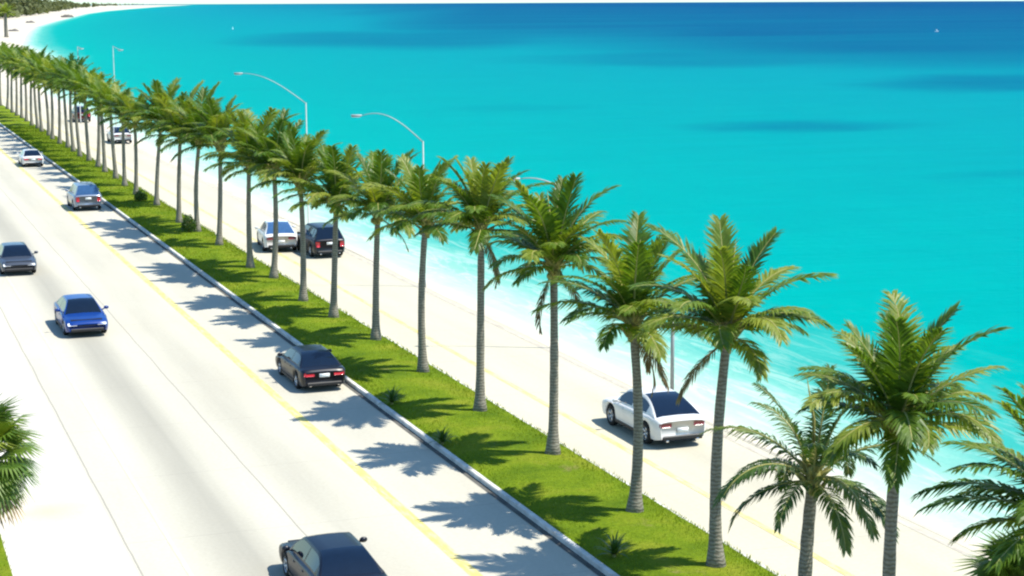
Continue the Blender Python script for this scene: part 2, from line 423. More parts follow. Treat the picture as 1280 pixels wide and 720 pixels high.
CLS = [(79, 34, 2.5), (69, 42, 2.6), (58, 50, 2.6), (48, 58, 2.5), (38, 64, 2.4), (30, 68, 2.3), (15, 62, 2.15), (-5, 50, 1.6)]
FR = {}
rnd = random.Random(11)
for ci, (e, bd, ln) in enumerate(CLS):
    for vv in range(3):
        b = MB(); frond_geo(b, e + rnd.uniform(-4, 4), bd + rnd.uniform(-10, 12), ln * rnd.uniform(.93, 1.07), rnd, 52, .031, .66, droop=.24 + .05 * ci)
        FR[(ci, vv)] = b.mesh('frond', [M_frond, M_rachis], False)
DEAD = []
for vv in range(2):
    b = MB(); frond_geo(b, -30 - 25 * vv, 45, 1.7, rnd, 26, .02, .42, droop=.9); DEAD.append(b.mesh('dead_frond', [M_dead, M_dead], False))
for vv in range(3):   # thin drooping fronds of the young palm
    for ci, (e, bd, ln) in enumerate([(80, 40, 2.1), (60, 60, 2.4), (48, 80, 2.5), (36, 90, 2.5), (24, 90, 2.4), (10, 80, 2.2), (-5, 70, 2.0), (-30, 50, 1.7)]):
        b = MB(); frond_geo(b, e, bd, ln, rnd, 48, .022, .50, droop=.5); FR[(ci + 10, vv)] = b.mesh('frond', [M_young, M_rachis], False)
# crown cores (leaf bases, spear leaf, flower stalks)
CORES = []
for vv in range(3):
    b = MB(); b.tube([(0, 0, -.55), (0, 0, -.3), (0, 0, 0), (0, 0, .3), (0.02, 0, .6)], [.10, .15, .17, .12, .03], 9)
    for k in range(13):
        a = k * 2.4; z = -.4 + .05 * k; r0 = .10
        b.tube([(r0 * math.cos(a), r0 * math.sin(a), z), (.26 * math.cos(a), .26 * math.sin(a), z + .22), (.42 * math.cos(a), .42 * math.sin(a), z + .34)], [.06, .05, .02], 5)
    b.tube([(0, 0, .4), (.03, .02, 1.2), (.1 * (vv - 1), .05, 2.1)], [.04, .035, .008], 5)
    for k in range(3 + 2 * vv):
        a = rnd.uniform(0, 6.28); b.ball((.2 * math.cos(a), .2 * math.sin(a), -.32 + rnd.uniform(-.1, .08)), (.09, .09, .11), 8, 5)
    CORES.append(b.mesh('crown', [M_boot]))

def crown_fan_tufts(): pass

ORD = 'zeroth first second third fourth fifth sixth seventh eighth ninth tenth eleventh twelfth thirteenth fourteenth fifteenth sixteenth seventeenth eighteenth nineteenth twentieth'.split()
def ordw(n):
    if n <= 20: return ORD[n]
    tens = {2: 'twenty', 3: 'thirty', 4: 'forty', 5: 'fifty'}[n // 10]
    return tens + '-' + ORD[n % 10] if n % 10 else {3: 'thirtieth', 4: 'fortieth', 5: 'fiftieth'}[n // 10]

def trunk_mesh(h, top, seed, rb=.15, seg=22):
    rn = random.Random(seed); b = MB(); pts = []; rad = []
    bow = rn.uniform(-.12, .12); bow2 = rn.uniform(-.08, .08)
    for i in range(seg + 1):
        t = i / seg; s_ = math.sin(math.pi * t)
        pts.append((top.x * t ** 1.3 + bow * s_, top.y * t ** 1.3 + bow2 * s_, h * t - (.15 if i == 0 else 0)))
        rad.append(rb * (1 - .28 * t) + .13 * math.exp(-t * h / .35) + rn.uniform(-.004, .006))
    b.tube(pts, rad, 14); return b.mesh('trunk', M_trunk)

PG = 'palms planted in a row along the grass median'
def palm(name, base, h, lean, seed, label, sc=1.0, n=27, dead=0, group=PG, rb=.15, mesh_lod=None, top_bias=0, spread=1.0, young=False):
    rn = random.Random(seed); root = empty(name, base); tag(root, label, 'palm tree', group)
    top = CR * lean
    link('trunk', trunk_mesh(h, top, seed, rb), root)
    if mesh_lod is not None:
        c = link('crown', mesh_lod, root); c.location = (top.x, top.y, h); c.rotation_euler.z = rn.uniform(0, 6.28); c.scale = (sc, sc, sc * rn.uniform(.95, 1.1)); return root
    c = link('crown', rn.choice(CORES), root); c.location = (top.x, top.y, h); c.rotation_euler = (rn.uniform(-.11, .11), rn.uniform(-.11, .11), rn.uniform(0, 6.28))
    n = n + rn.randrange(-3, 5)
    a0 = rn.uniform(0, 6.28)
    for i in range(n):
        t = (i + .3) / n * .87; ci = min(7, int((t ** (.90 + top_bias)) * 8.0))
        f = link('frond', FR[(ci + (10 if young else 0), rn.randrange(3))], c)
        f.rotation_euler = (rn.uniform(-.08, .08), rn.uniform(-.08, .08), a0 + i * 2.39996 + rn.uniform(-.25, .25))
        s_ = sc * rn.uniform(.84, 1.12); f.scale = (s_ * spread, s_ * spread * rn.choice((1, -1)), s_)
        f.location = (0, 0, .12 - .30 * t)
    for k in range(dead):
        f = link('dead_frond', DEAD[k % 2], c); f.rotation_euler.z = rn.uniform(0, 6.28); f.location.z = -.3; f['label'] = 'brown dried frond hanging under the crown'
    return root

# x, y at the base; y where the crown starts; x of the trunk top
near = [
 (1318, 975, 648, 1318, 'palm cut by the right edge of the frame with only pale fronds showing', .92, 0, 0),
 (1110, 842, 530, 1113, 'large full palm over the water, rightmost trunk seen in the median row', .90, 0, 0),
 (1004, 776, 596, 1012, 'short dark palm with a small spidery crown, lowest in the median row', .98, 0, 0),
 (895, 708, 418, 905, 'tall thick palm standing just right of the white coupe suv', .98, 0, 1),
 (793, 640, 405, 789, 'palm whose trunk crosses in front of the white coupe suv', .98, 0, 3),
 (691, 568, 335, 692, 'palm with one dark dead frond below its crown, next left of the white coupe suv', .97, 0, 2),
 (600, 514, 290, 603, 'palm second left of the white coupe suv, with brown fibres under its crown', 1.0, 0, 2),
 (529, 465, 283, 534, 'straight palm third left of the white coupe suv', .98, 0, 0),
 (470, 425, 268, 475, 'palm second right of the dark suv, near the rear black sedan', 1.0, 0, 1),
 (417, 397, 258, 423, 'palm whose thin trunk crosses the right half of the dark suv', 1.0, 0, 0),
 (379, 377, 232, 379, 'palm trunk standing between the white suv and the dark suv', 1.0, 0, 0),
 (342, 348, 215, 346, 'palm whose trunk crosses in front of the white suv on the coast road', 1.0, 0, 0),
 (313, 335, 208, 315, 'palm with its trunk just left of the white suv on the coast road', 1.14, 0, 0),
 (274, 307, 182, 279, 'palm second left of the white suv on the coast road', 1.14, 0, 0),
 (247, 290, 178, 253, 'palm third left of the white suv, beside the green shrub', 1.14, 0, 0),
 (224, 279, 172, 229, 'palm with the green shrub at its right, fourth left of the white suv', 1.14, 0, 0),
 (196, 257, 158, 205, 'palm leaning right, fifth left of the white suv on the coast road', 1.14, 0, 0),
 (170, 244, 155, 172, 'palm just right of the far white car with the small shrub at its base', .88, 0, 0),
 (156, 233, 148, 157, 'palm trunk crossing in front of the far white car', .86, 0, 0),
]
for i, (bx, by, ty, tx, lab, sc, d, dd) in enumerate(near):
    base = at(bx, by, .1); base = Vector((base.x, base.y, .1)); s_ = (by - YH) / (H / math.cos(PHI))
    h = (by - ty) / s_ / .985 + .05
    palm('palm_tree', base, h, (tx - bx) / s_, 100 + i * 7, lab, sc * 1.0, n=(24 if i == 2 else 28), dead=dd, rb=.142 if i != 2 else .16, young=i == 2, spread=1.0)
# far palms: single crown mesh
LOD = []
for vv in range(3):
    b = MB(); b.tube([(0, 0, -.5), (0, 0, 0), (0, 0, .5)], [.12, .17, .05], 7, 1)
    for i in range(24):
        t = (i + .3) / 24; ci = min(7, int(t * 8)); e, bd, ln = CLS[ci]
        frond_geo(b, e + rnd.uniform(-5, 5), bd, ln * rnd.uniform(.9, 1.1), rnd, 30, .042, .66, az=i * 2.4 + rnd.uniform(-.2, .2), lod=True, droop=.3 + .05 * ci)
    LOD.append(b.mesh('crown', [M_frond, M_boot], False))
fx = [144, 130, 121, 110, 101, 91, 84, 75, 67, 60, 52, 46, 39, 32, 26, 20, 14, 8, 2]
for i, x in enumerate(fx):
    y = YH + (x + 200) / 1.558 + random.uniform(-.6, .6); x += random.uniform(-1.6, 1.6); base = at(x, y, .1)
    palm('palm_tree', base, (5.2 if x > 112 else 5.7) + random.uniform(-.45, .45), random.uniform(-.3, .3), 400 + i,
         'small distant median palm, %s trunk left of the palm crossing the far white car' % ordw(i + 1), random.uniform(.95, 1.1) * (.88 if x > 112 else 1), mesh_lod=LOD[i % 3])
for i, x in enumerate((-8, -20, -34, -50)):
    base = at(x, YH + (x + 200) / 1.558, .1)
    palm('palm_tree', base, 5.7, 0, 500 + i, 'distant median palm beyond the left edge, crown tip number %s from it' % ordw(i + 1), 1.0, mesh_lod=LOD[i % 3])
base = at(8, 46, 0)
b = MB()
palm('palm_tree', base, 9.5, 0, 555, 'tall dark palm on the far beach at the top left corner', 2.0, mesh_lod=LOD[0], rb=.8, group=None)

# fan palms
def fan_palm(base, h, r, seed, label, n=46, lean=0):
    rn = random.Random(seed); root = empty('fan_palm', base); tag(root, label, 'palm tree')
    link('trunk', trunk_mesh(h, Vector((0, 0, 0)), seed, .19), root)
    b = MB(); b.tube([(0, 0, -.5), (0, 0, 0), (0, 0, .25)], [.2, .24, .06], 10)
    for k in range(16):
        a = k * 2.4; z = -.45 + .04 * k
        b.tube([(.15 * math.cos(a), .15 * math.sin(a), z), (.3 * math.cos(a), .3 * math.sin(a), z + .2)], [.06, .02], 5)
    c = b.build('crown', M_boot, root); c.location.z = h
    for i in range(n):
        t = (i + .5) / n; el = 85 - 150 * t; az = i * 2.39996
        b = MB(); d = Vector((math.cos(R(el)), 0, math.sin(R(el)))); pl = r * rn.uniform(.38, .5)
        hub = d * pl; b.tube([(0, 0, 0), hub], [.018, .012], 4, 1, False)
        sd = Vector((0, 1, 0)); nm = d.cross(sd)
        for k in range(26):
            a = R(-105 + 210 * k / 25); dr = d * math.cos(a) + sd * math.sin(a) + nm * -.15
            le = r * .58 * (1 - .25 * abs(a) / 1.8) * rn.uniform(.88, 1.08)
            m1 = hub + dr * le * .55; m2 = m1 + (dr + Vector((0, 0, -.55))).normalized() * le * .45
            w_ = (sd * math.cos(a) - d * math.sin(a)) * .030
            b.add([hub - w_ * .3, hub + w_ * .3, m1 + w_, m1 - w_, m2], [(0, 1, 2, 3), (3, 2, 4)], 0)
        dead = t > .86
        f = b.build('dead_frond' if dead else 'frond', [M_dead if dead else M_fan, M_rachis], c, False)
        f.rotation_euler = (rn.uniform(-.15, .15), rn.uniform(-.1, .1), az)
    return root
bse = at(-14, 770, 0.03); fan_palm(bse, 3.55, 1.62, 31, 'round bushy fan palm at the left edge beside the sidewalk', 58)
bse = at(1275, 925, .1); fan_palm(bse, 2.7, 1.45, 32, 'low dark spiky fan palm at the bottom right corner', 46)

# shrubs
def shrub(base, r, h, seed, label):
    rn = random.Random(seed); root = empty('shrub', base); tag(root, label, 'shrub')
    b = MB()
    for k in range(7):
        a = k * .9; b.tube([(0, 0, -.05), (r * .4 * math.cos(a), r * .4 * math.sin(a), h * .6)], [.02, .008], 5)
    b.build('stem', M_boot, root)
    b = MB()
    for k in range(650):
        a = rn.uniform(0, 6.28); rr_ = r * rn.random() ** .5; z = h * (.12 + .88 * rn.random() * (1 - (rr_ / r) ** 2 * .6))
        q = Vector((rr_ * math.cos(a), rr_ * math.sin(a), z)); d = Vector((rn.uniform(-1, 1), rn.uniform(-1, 1), rn.uniform(-.2, 1))).normalized() * .16
        e = Vector((rn.uniform(-1, 1), rn.uniform(-1, 1), rn.uniform(-1, 1))).cross(d).normalized() * .035
        b.add([q, q + d * .5 + e, q + d, q + d * .5 - e], [(0, 1, 2, 3)])
    b.build('foliage', M_shrub, root, False)
shrub(at(236, 291, .1), .42, 1.1, 1, 'green leafy shrub on the median beside a palm trunk')
shrub(at(176, 252, .1), .40, .8, 2, 'small dark shrub on the median near the far white car')

# low spiky plants on the lawn
def spiky(base, r, seed, label):
    rn = random.Random(seed); root = empty('spiky_plant', base); tag(root, label, 'plant', 'low spiky plants on the median lawn')
    b = MB(); b.tube([(0, 0, -.05), (0, 0, .12)], [.06, .04], 7); b.build('stem', M_boot, root)
    for k in range(26):
        b = MB(); az = k * 2.4; el = R(82 - 2.6 * k + rn.uniform(-6, 6)); ln = r * rn.uniform(.85, 1.15); pts = []; p_ = Vector((0, 0, .08))
        for i in range(6):
            e_ = el - .10 * i * i * .5; pts.append(p_.copy()); p_ = p_ + Vector((math.cos(e_) * math.cos(az), math.cos(e_) * math.sin(az), math.sin(e_))) * ln / 5
        sd_ = Vector((-math.sin(az), math.cos(az), 0)); vs = []
        for i, q_ in enumerate(pts): w_ = .045 * (1 - (i / 5) ** 1.5) + .002; vs += [q_ - sd_ * w_, q_ + sd_ * w_]
        b.add(vs, [(2 * i, 2 * i + 1, 2 * i + 3, 2 * i + 2) for i in range(5)]); b.build('leaf', M_young, root)
spiky(at(490, 506, .1), .62, 1, 'low spiky green plant behind the kerb, nearest the black sedan by the median')
spiky(at(553, 556, .1), .55, 2, 'low spiky green plant on the lawn, middle of the three along the kerb')
spiky(at(768, 697, .1), .60, 3, 'low spiky green plant on the lawn nearest the bottom of the photo')

# far woods on the shore: masses of leaf clumps
rn = random.Random(5); b = MB()
def clump(c, r, h):
    for k in range(26):
        a = rn.uniform(0, 6.28); t = rn.random(); rr_ = r * math.sqrt(rn.random()) * (1 - .5 * t)
        q = Vector((c.x + rr_ * math.cos(a), c.y + rr_ * math.sin(a), h * (.15 + .8 * t)))
        d = Vector((rn.gauss(0, 1), rn.gauss(0, 1), rn.gauss(0, .6))).normalized() * r * .45; e = Vector((rn.gauss(0, 1), rn.gauss(0, 1), rn.gauss(0, 1))).cross(d).normalized() * r * .28
        b.add([q - d, q + e, q + d, q - e], [(0, 1, 2, 3)])
edge = [(-60, 26), (0, 24), (25, 21), (48, 19), (66, 15), (90, 11.5), (130, 8), (170, 6.0), (215, 5.0)]
ex = [e[0] for e in edge]; ey = [e[1] for e in edge]
for i in range(950):
    x = rn.uniform(-60, 215) if rn.random() < .7 else rn.uniform(-60, 90); y0 = float(np.interp(x, ex, ey)); y = y0 - rn.random() ** 1.5 * (y0 - 4.3) * .8
    q = at(x, y, 0)
    clump(q, rn.uniform(5, 10), rn.uniform(10, 24))
w = b.build('woods', M_far, smooth=False); tag(w, 'hazy green woods behind the far curved beach', 'woods', kind='stuff')

# ------------------------------------------------------------------ cars
def carpaint(name, col, metal=.3, rough=.32, coat=.35):
    m, nt, p = mat(name)
    f = noise(nt, objc(nt), 1.5, 5); c = ramp(nt, f, [(.3, tuple(k * .88 for k in col)), (.7, col)])
    # road film low on the body
    sp = nt.nodes.new('ShaderNodeSeparateXYZ'); L(nt, objc(nt), sp.inputs[0])
    dz = math_(nt, 'MULTIPLY', math_(nt, 'SUBTRACT', .55, sp.outputs[2]), 1.2); dz.node.use_clamp = True
    c = mixc(nt, math_(nt, 'MULTIPLY', math_(nt, 'MULTIPLY', dz, f), .6), c, (.16, .145, .12))
    L(nt, c, p.inputs['Base Color']); p.inputs['Metallic'].default_value = metal; p.inputs['Roughness'].default_value = rough
    p.inputs['Coat Weight'].default_value = coat; p.inputs['Coat Roughness'].default_value = .05; p.inputs['Specular IOR Level'].default_value = .35; return m
P_black = carpaint('black_car_paint', (.004, .006, .014), .0, .36, .12); P_blue = carpaint('blue_car_paint', (.002, .034, .20), .1)
P_white = carpaint('white_car_paint', (.66, .66, .65), .0); P_silver = carpaint('silver_car_paint', (.42, .44, .47), .5)
P_grey = carpaint('grey_car_paint', (.055, .065, .085), .3); P_char = carpaint('charcoal_car_paint', (.007, .010, .018), .0, .36, .15)
P_red = carpaint('maroon_car_paint', (.09, .012, .010), .1); P_sbl = carpaint('silver_blue_car_paint', (.25, .30, .38), .5)
M_glass = simple('car_glass', (.003, .008, .020), .04, .5, var=.1)
M_glassb = simple('blue_tinted_glass', (.03, .08, .18), .06, .8, var=.1)
M_tyre = simple('tyre_rubber', (.02, .02, .02), .85, .2); M_rim = simple('alloy_rim', (.55, .55, .56), .3, .5, .7)
M_trim = simple('black_plastic_trim', (.015, .015, .016), .55, .4); M_tail = simple('red_tail_lens', (.45, .010, .018), .2, .5, coat=.5)
M_taild = simple('dark_red_tail_lens', (.16, .012, .018), .2, .5, coat=.4)
M_head = simple('headlight_lens', (.75, .78, .80), .12, .7, coat=.6); M_plate = simple('license_plate', (.75, .76, .74), .5)
M_chrome = simple('chrome_trim', (.7, .7, .72), .15, .5, 1)

TYPES = {
 'sedan': dict(L=4.65, W=1.82, belt=[(-2.325, .76), (-2.2, .87), (-1.5, .91), (-.9, .90), (.8, .86), (1.0, .84), (1.9, .73), (2.2, .65), (2.325, .54)],
               gh=(-1.80, -.88, .30, 1.15, 1.33), wb=2.72, wr=.33),
 'suvc': dict(L=4.7, W=1.92, belt=[(-2.35, .90), (-2.2, 1.00), (-1.6, 1.03), (-.9, .98), (.8, .95), (1.05, .93), (1.9, .85), (2.22, .75), (2.35, .60)],
               gh=(-2.05, -.62, .28, 1.15, 1.50), wb=2.80, wr=.37),
 'suv': dict(L=4.75, W=1.92, belt=[(-2.375, 1.0), (-2.3, 1.08), (-1.6, 1.10), (-.9, 1.08), (.9, 1.05), (1.15, 1.03), (1.95, .95), (2.27, .84), (2.375, .68)],
               gh=(-2.26, -1.95, .45, 1.22, 1.74), wb=2.80, wr=.37),
}
def interp(pts, y):
    for (a, za), (b_, zb) in zip(pts, pts[1:]):
        if y <= b_: t = (y - a) / (b_ - a); t = max(0, min(1, t)); return za + (zb - za) * t
    return pts[-1][1]
CARLIB = {}
def car_meshes(kind):
    if kind in CARLIB: return CARLIB[kind]
    K = TYPES[kind]; Lh, Wh = K['L'] / 2, K['W'] / 2; ax = K['wb'] / 2; wr = K['wr']; ar = wr + .055
    sill = .22 if kind == 'sedan' else .27
    ys_ = sorted(set([round(-Lh + K['L'] * i / 64, 3) for i in range(65)] + [round(s * ax + d * ar, 3) for s in (-1, 1) for d in (-1, -.97, -.85, -.5, 0, .5, .85, .97, 1)] + [-Lh + .03, -Lh + .08, Lh - .03, Lh - .08]))
    sec = []
    for y in ys_:
        t = abs(y) / Lh
        w_ = Wh * (1 - .04 * t ** 3 - .13 * max(0, (t - .88) / .12) ** 2.2)
        zt = interp(K['belt'], y); zb = sill + .06 * max(0, (t - .88) / .12)
        for s in (-1, 1):
            d = abs(y - s * ax)
            if d < ar: zb = max(zb, wr + math.sqrt(max(0, ar * ar - d * d)) * .98)
        zb = min(zb, zt - .12)
        mid = zb + (zt - zb) * .5
        half = [(w_ * .955, zb), (w_ * .985, zb + (mid - zb) * .45), (w_, mid), (w_ * .995, zt - .10), (w_ * .965, zt - .045), (w_ * .90, zt - .012), (w_ * .6, zt + .012), (0, zt + .022)]
        # bumper undercut at the ends
        sec.append([(x, y, z) for x, z in half] + [(-x, y, z) for x, z in reversed(half[:-1])])
    n = len(sec[0]); body = MB()
    for s_ in sec: body.v += s_
    for i in range(len(sec) - 1):
        for k in range(n - 1):
            a = i * n + k; body.f.append((a, a + 1, a + n + 1, a + n)); body.m.append(0)
    body.f.append(tuple(range(n))); body.m.append(0)
    body.f.append(tuple(reversed(range((len(sec) - 1) * n, len(sec) * n)))); body.m.append(0)
    # underbody + wheel wells
    und = MB(); und.box((0, 0, sill + .10), (K['W'] * .80, K['L'] * .93, .16)); und.box((0, 0, .5), (K['W'] * .70, K['L'] * .9, .45))
    for s in (-1, 1): und.box((0, s * (Lh - .03), sill + .10), (K['W'] * .74, .16, .14), bev=.03)
    for s in (-1, 1): und.box((s * (Wh * .965), 0, sill + .02), (.05, K['wb'] - 2 * ar, .09))
    # greenhouse
    yb, yrr, yrf, yf, zr = K['gh']
    st = [yb + (yrr - yb) * i / 6 for i in range(6)] + [yrr + (yrf - yrr) * i / 14 for i in range(14)] + [yrf + (yf - yrf) * i / 6 for i in range(7)]
    wb_, wt = Wh * .91, Wh * .64
    def top(y):
        zb = interp(K['belt'], y)
        if y < yrr: t = (y - yb) / (yrr - yb); return zb, (math.sin(t * math.pi / 2) ** 1.0) if kind != 'suv' else t ** .8
        if y > yrf: t = (yf - y) / (yf - yrf); return zb, math.sin(t * math.pi / 2) ** 1.05
        return zb, 1
    G = []
    for y in st:
        zb, h = top(y); zroof = zr + .03 * (1 - ((y - (yrr + yrf) / 2) / 1.2) ** 2) * h; z1 = zb - .03 + (zroof - .06 - zb + .03) * h
        we = wb_ + (wt - wb_) * h
        if y in (st[0],): z1 = zb - .02
        r_ = .035 * h
        G.append([(wb_, y, zb - .05), (wb_ + (we - wb_) * .12, y, zb + (z1 - zb) * .10), (wb_ + (we - wb_) * .88, y, zb + (z1 - zb) * .88), (we, y, z1), (we * .93, y, z1 + r_), (we * .5, y, z1 + r_ + .018 * h), (0, y, z1 + r_ + .024 * h)])
    parts = {'roof': MB(), 'windshield': MB(), 'rear_window': MB(), 'side_window': MB()}
    def isp(y):   # pillars
        bc = yrr + (yrf - yrr) * .46
        return abs(y - bc) < .05 or (kind == 'suv' and abs(y - (yrr + .38)) < .06)
    for i in range(len(G) - 1):
        y0, y1 = st[i], st[i + 1]; ym = (y0 + y1) / 2
        region = 'rear_window' if y1 <= yrr + 1e-6 else 'windshield' if y0 >= yrf - 1e-6 else 'roof'
        for s in (-1, 1):
            for k in range(6):
                q = [G[i][k], G[i][k + 1], G[i + 1][k + 1], G[i + 1][k]]
                if s < 0: q = [(-a, b_, c_) for a, b_, c_ in reversed(q)]
                if k == 0 or k == 2: nm_ = 'roof'
                elif k == 1:
                    h_ = top(ym)[1]
                    nm_ = 'side_window' if not isp(ym) and h_ > .45 else 'roof'
                    if kind != 'suv' and i < 3: nm_ = 'roof'
                elif k == 3: nm_ = 'roof'
                else:
                    nm_ = region
                    if region == 'rear_window' and (i == 0 or ym > yrr - .08) and kind == 'suv' and False: nm_ = 'roof'
                parts[nm_].add(q, [(0, 1, 2, 3)])
    def weld(mb):
        key = {}; vs = []; rm = []
        for p_ in mb.v:
            k = tuple(round(c, 4) for c in p_)
            if k not in key: key[k] = len(vs); vs.append(p_)
            rm.append(key[k])
        mb.v = vs; nf = []; nm_ = []
        for f, mm in zip(mb.f, mb.m):
            g_ = []
            for i_ in f:
                if rm[i_] not in g_: g_.append(rm[i_])
            if len(g_) >= 3: nf.append(tuple(g_)); nm_.append(mm)
        mb.f = nf; mb.m = nm_; return mb
    sidew = {}
    for s in (-1, 1):
        m_ = MB()
        for f in parts['side_window'].f:
            vs = [parts['side_window'].v[i] for i in f]
            if sum(v_[0] for v_ in vs) * s > 0: m_.add(vs, [(0, 1, 2, 3)])
        sidew[s] = weld(m_)
    out = dict(body=body, underbody=und, roof=weld(parts['roof']), windshield=weld(parts['windshield']), rear_window=weld(parts['rear_window']), sidew=sidew, K=K, ar=ar)
    # tyre / rim
    ty = MB(); n_ = 28; prof_ = [(.105, .62), (.115, .80), (.105, .95), (.07, 1.0), (-.07, 1.0), (-.105, .95), (-.115, .80), (-.105, .62)]
    for xo, rf in prof_:
        for k in range(n_): a = 2 * math.pi * k / n_; ty.v.append((xo, wr * rf * math.cos(a), wr * rf * math.sin(a)))
    for j in range(len(prof_) - 1):
        for k in range(n_): k2 = (k + 1) % n_; ty.f.append((j * n_ + k, j * n_ + k2, (j + 1) * n_ + k2, (j + 1) * n_ + k)); ty.m.append(0)
    rim = MB(); rim.tube([(-.02, 0, 0), (.05, 0, 0)], [wr * .30, wr * .18], 12)
    for k in range(5):
        a = 2 * math.pi * k / 5
        for o_ in (-.12, .12):
            rim.tube([(.045, wr * .1 * math.cos(a), wr * .1 * math.sin(a)), (.07, wr * .62 * math.cos(a + o_), wr * .62 * math.sin(a + o_))], [.03, .022], 6)
    for k in range(n_):
        a = 2 * math.pi * k / n_; a2 = 2 * math.pi * (k + 1) / n_
        ring = [(.10, .64), (.08, .60), (-.06, .60)]
        for (xa, ra), (xb, rb_) in zip(ring, ring[1:]):
            rim.add([(xa, wr * ra * math.cos(a), wr * ra * math.sin(a)), (xb, wr * rb_ * math.cos(a), wr * rb_ * math.sin(a)), (xb, wr * rb_ * math.cos(a2), wr * rb_ * math.sin(a2)), (xa, wr * ra * math.cos(a2), wr * ra * math.sin(a2))], [(0, 1, 2, 3)])
    disc = MB(); disc.tube([(-.05, 0, 0), (-.02, 0, 0)], [wr * .6, wr * .6], 20)
    out['tyre'] = ty.mesh('tyre', M_tyre); out['rim'] = rim.mesh('rim', M_rim); out['disc'] = disc.mesh('brake_disc', M_trim)
    CARLIB[kind] = out; return out

def surf_patch(kind, end, x0, x1, z0, z1, off=.012, nx=8):
    """lens or panel that follows the rounded end of the body"""
    K = TYPES[kind]; Lh, Wh = K['L'] / 2, K['W'] / 2; b = MB()
    def yy(x, z):
        # where the body's outline reaches half-width |x|
        tmax = 1.0
        for i in range(41):
            t = 1 - i * .01
            w_ = Wh * (1 - .04 * t ** 3 - .13 * max(0, (t - .88) / .12) ** 2.2)
            if w_ >= abs(x): tmax = t; break
        # hood / deck slopes away at height z
        y_ = tmax * Lh
        for i in range(60):
            if interp(K['belt'], end * y_) + .0 >= z + .02: break
            y_ -= .01
        return end * (y_ + off)
    n = nx
    for j in (0, 1, 2):
        z = z0 + (z1 - z0) * j / 2
        for i in range(n + 1): x = x0 + (x1 - x0) * i / n; b.v.append((x, yy(x, z), z))
    for j in (0, 1):
        for i in range(n): a = j * (n + 1) + i; b.f.append((a, a + 1, a + n + 2, a + n + 1)); b.m.append(0)
    # back side gives it thickness
    k = len(b.v); b.v += [(x, y - end * .05, z) for x, y, z in b.v]
    per = [i for i in range(n + 1)] + [(n + 1) * 1 + n, (n + 1) * 2 + n] + [(n + 1) * 2 + i for i in reversed(range(n))] + [(n + 1)]
    for a, c_ in zip(per, per[1:] + per[:1]): b.f.append((a, c_, c_ + k, a + k)); b.m.append(0)
    return b

def car(name, kind, paintm, px, py, end, label, cat, yaw=0, glass=None, scale=1.0, roofm=None):
    """px,py: ground point under the middle of the end that faces us; end 'rear' drives away, 'front' comes towards us"""
    A = car_meshes(kind); K = A['K']; Lh, Wh = K['L'] / 2, K['W'] / 2; glass = glass or M_glass
    g0 = at(px, py, 0.0); rz = yaw if end == 'rear' else math.pi + yaw
    hd = Vector((-math.sin(rz), math.cos(rz), 0)); c0 = g0 + hd * Lh * (1 if end == 'rear' else -1) * scale
    root = empty(name, (c0.x, c0.y, .008), rz); root.scale = (scale,) * 3
    tag(root, label, cat, 'cars driving on the coastal roads')
    key = kind + paintm.name
    def mk(nm, mb, mt, smooth=True): 
        k_ = (kind, nm, id(mb)); 
        return link(nm, mb.mesh(nm, mt, smooth), root)
    body = mk('body', A['body'], paintm)
    mk('underbody', A['underbody'], M_trim, False)
    mk('roof', A['roof'], roofm or paintm); mk('windshield', A['windshield'], glass); mk('rear_window', A['rear_window'], glass)
    for s in (-1, 1): mk('side_window', A['sidew'][s], glass)
    for s in (-1, 1):
        for e in (-1, 1):
            w = empty('wheel', (s * (Wh - .125), e * K['wb'] / 2, K['wr']), 0 if s > 0 else math.pi, root)
            link('tyre', A['tyre'], w); link('rim', A['rim'], w); link('brake_disc', A['disc'], w)
    zt = K['belt'][1][1]; zh = K['belt'][-2][1]
    for s in (-1, 1):
        a, c_ = (.42, .865) if kind != 'suv' else (.62, .87)
        x0, x1 = sorted((s * Wh * a, s * Wh * c_))
        z0, z1 = ((zt - .24, zt - .11) if kind != 'suv' else (zt - .42, zt - .12))
        if kind == 'suvc': z0, z1 = zt - .27, zt - .15
        surf_patch(kind, -1, x0, x1, z0, z1).build('taillight', M_taild if kind == 'suvc' else M_tail, root)
        x0, x1 = sorted((s * Wh * .46, s * Wh * .87))
        surf_patch(kind, 1, x0, x1, zh - .13, zh - .02).build('headlight', M_head, root)
        # mirror
        b = MB(); zb = interp(K['belt'], .75); b.ball((s * (Wh + .10), .72, zb + .10), (.11, .06, .075), 10, 6); b.tube([(s * Wh * .90, .75, zb + .02), (s * (Wh + .06), .73, zb + .07)], [.03, .025], 6)
        b.build('mirror', paintm, root)
        for yy_ in (-.55, .35):
            b = MB(); b.box((s * (Wh + .004), yy_, interp(K['belt'], yy_) - .14), (.025, .16, .03), bev=.008); b.build('door_handle', paintm if kind == 'sedan' else M_chrome, root)
        # door shut lines as thin dark seams
    b = MB()
    for s in (-1, 1):
        for yy_ in (.88, -.10, -1.0):
            zt_ = interp(K['belt'], yy_); b.box((s * (Wh * .992), yy_, (zt_ + .28) / 2), (.02, .012, zt_ - .46))
    pass
    surf_patch(kind, 1, -Wh * .40, Wh * .40, zh - .15, zh - .05, .008).build('grille', M_trim, root)
    surf_patch(kind, 1, -Wh * .62, Wh * .62, .26, .38, .010, 12).build('lower_grille', M_trim, root)
    surf_patch(kind, -1, -Wh * .75, Wh * .75, .26, .38, .010, 12).build('rear_bumper_trim', M_trim, root)
    b = MB(); b.box((0, -Lh - .018, zt - .22 if kind != 'suvc' else .62), (.40, .02, .14), bev=.006); b.build('license_plate', M_plate, root)
    for s in (-1, 1): b = MB(); b.tube([(s * .55, -Lh - .03, .27), (s * .55, -Lh + .15, .27)], [.045, .045], 10); b.build('exhaust', M_chrome, root)
    return root

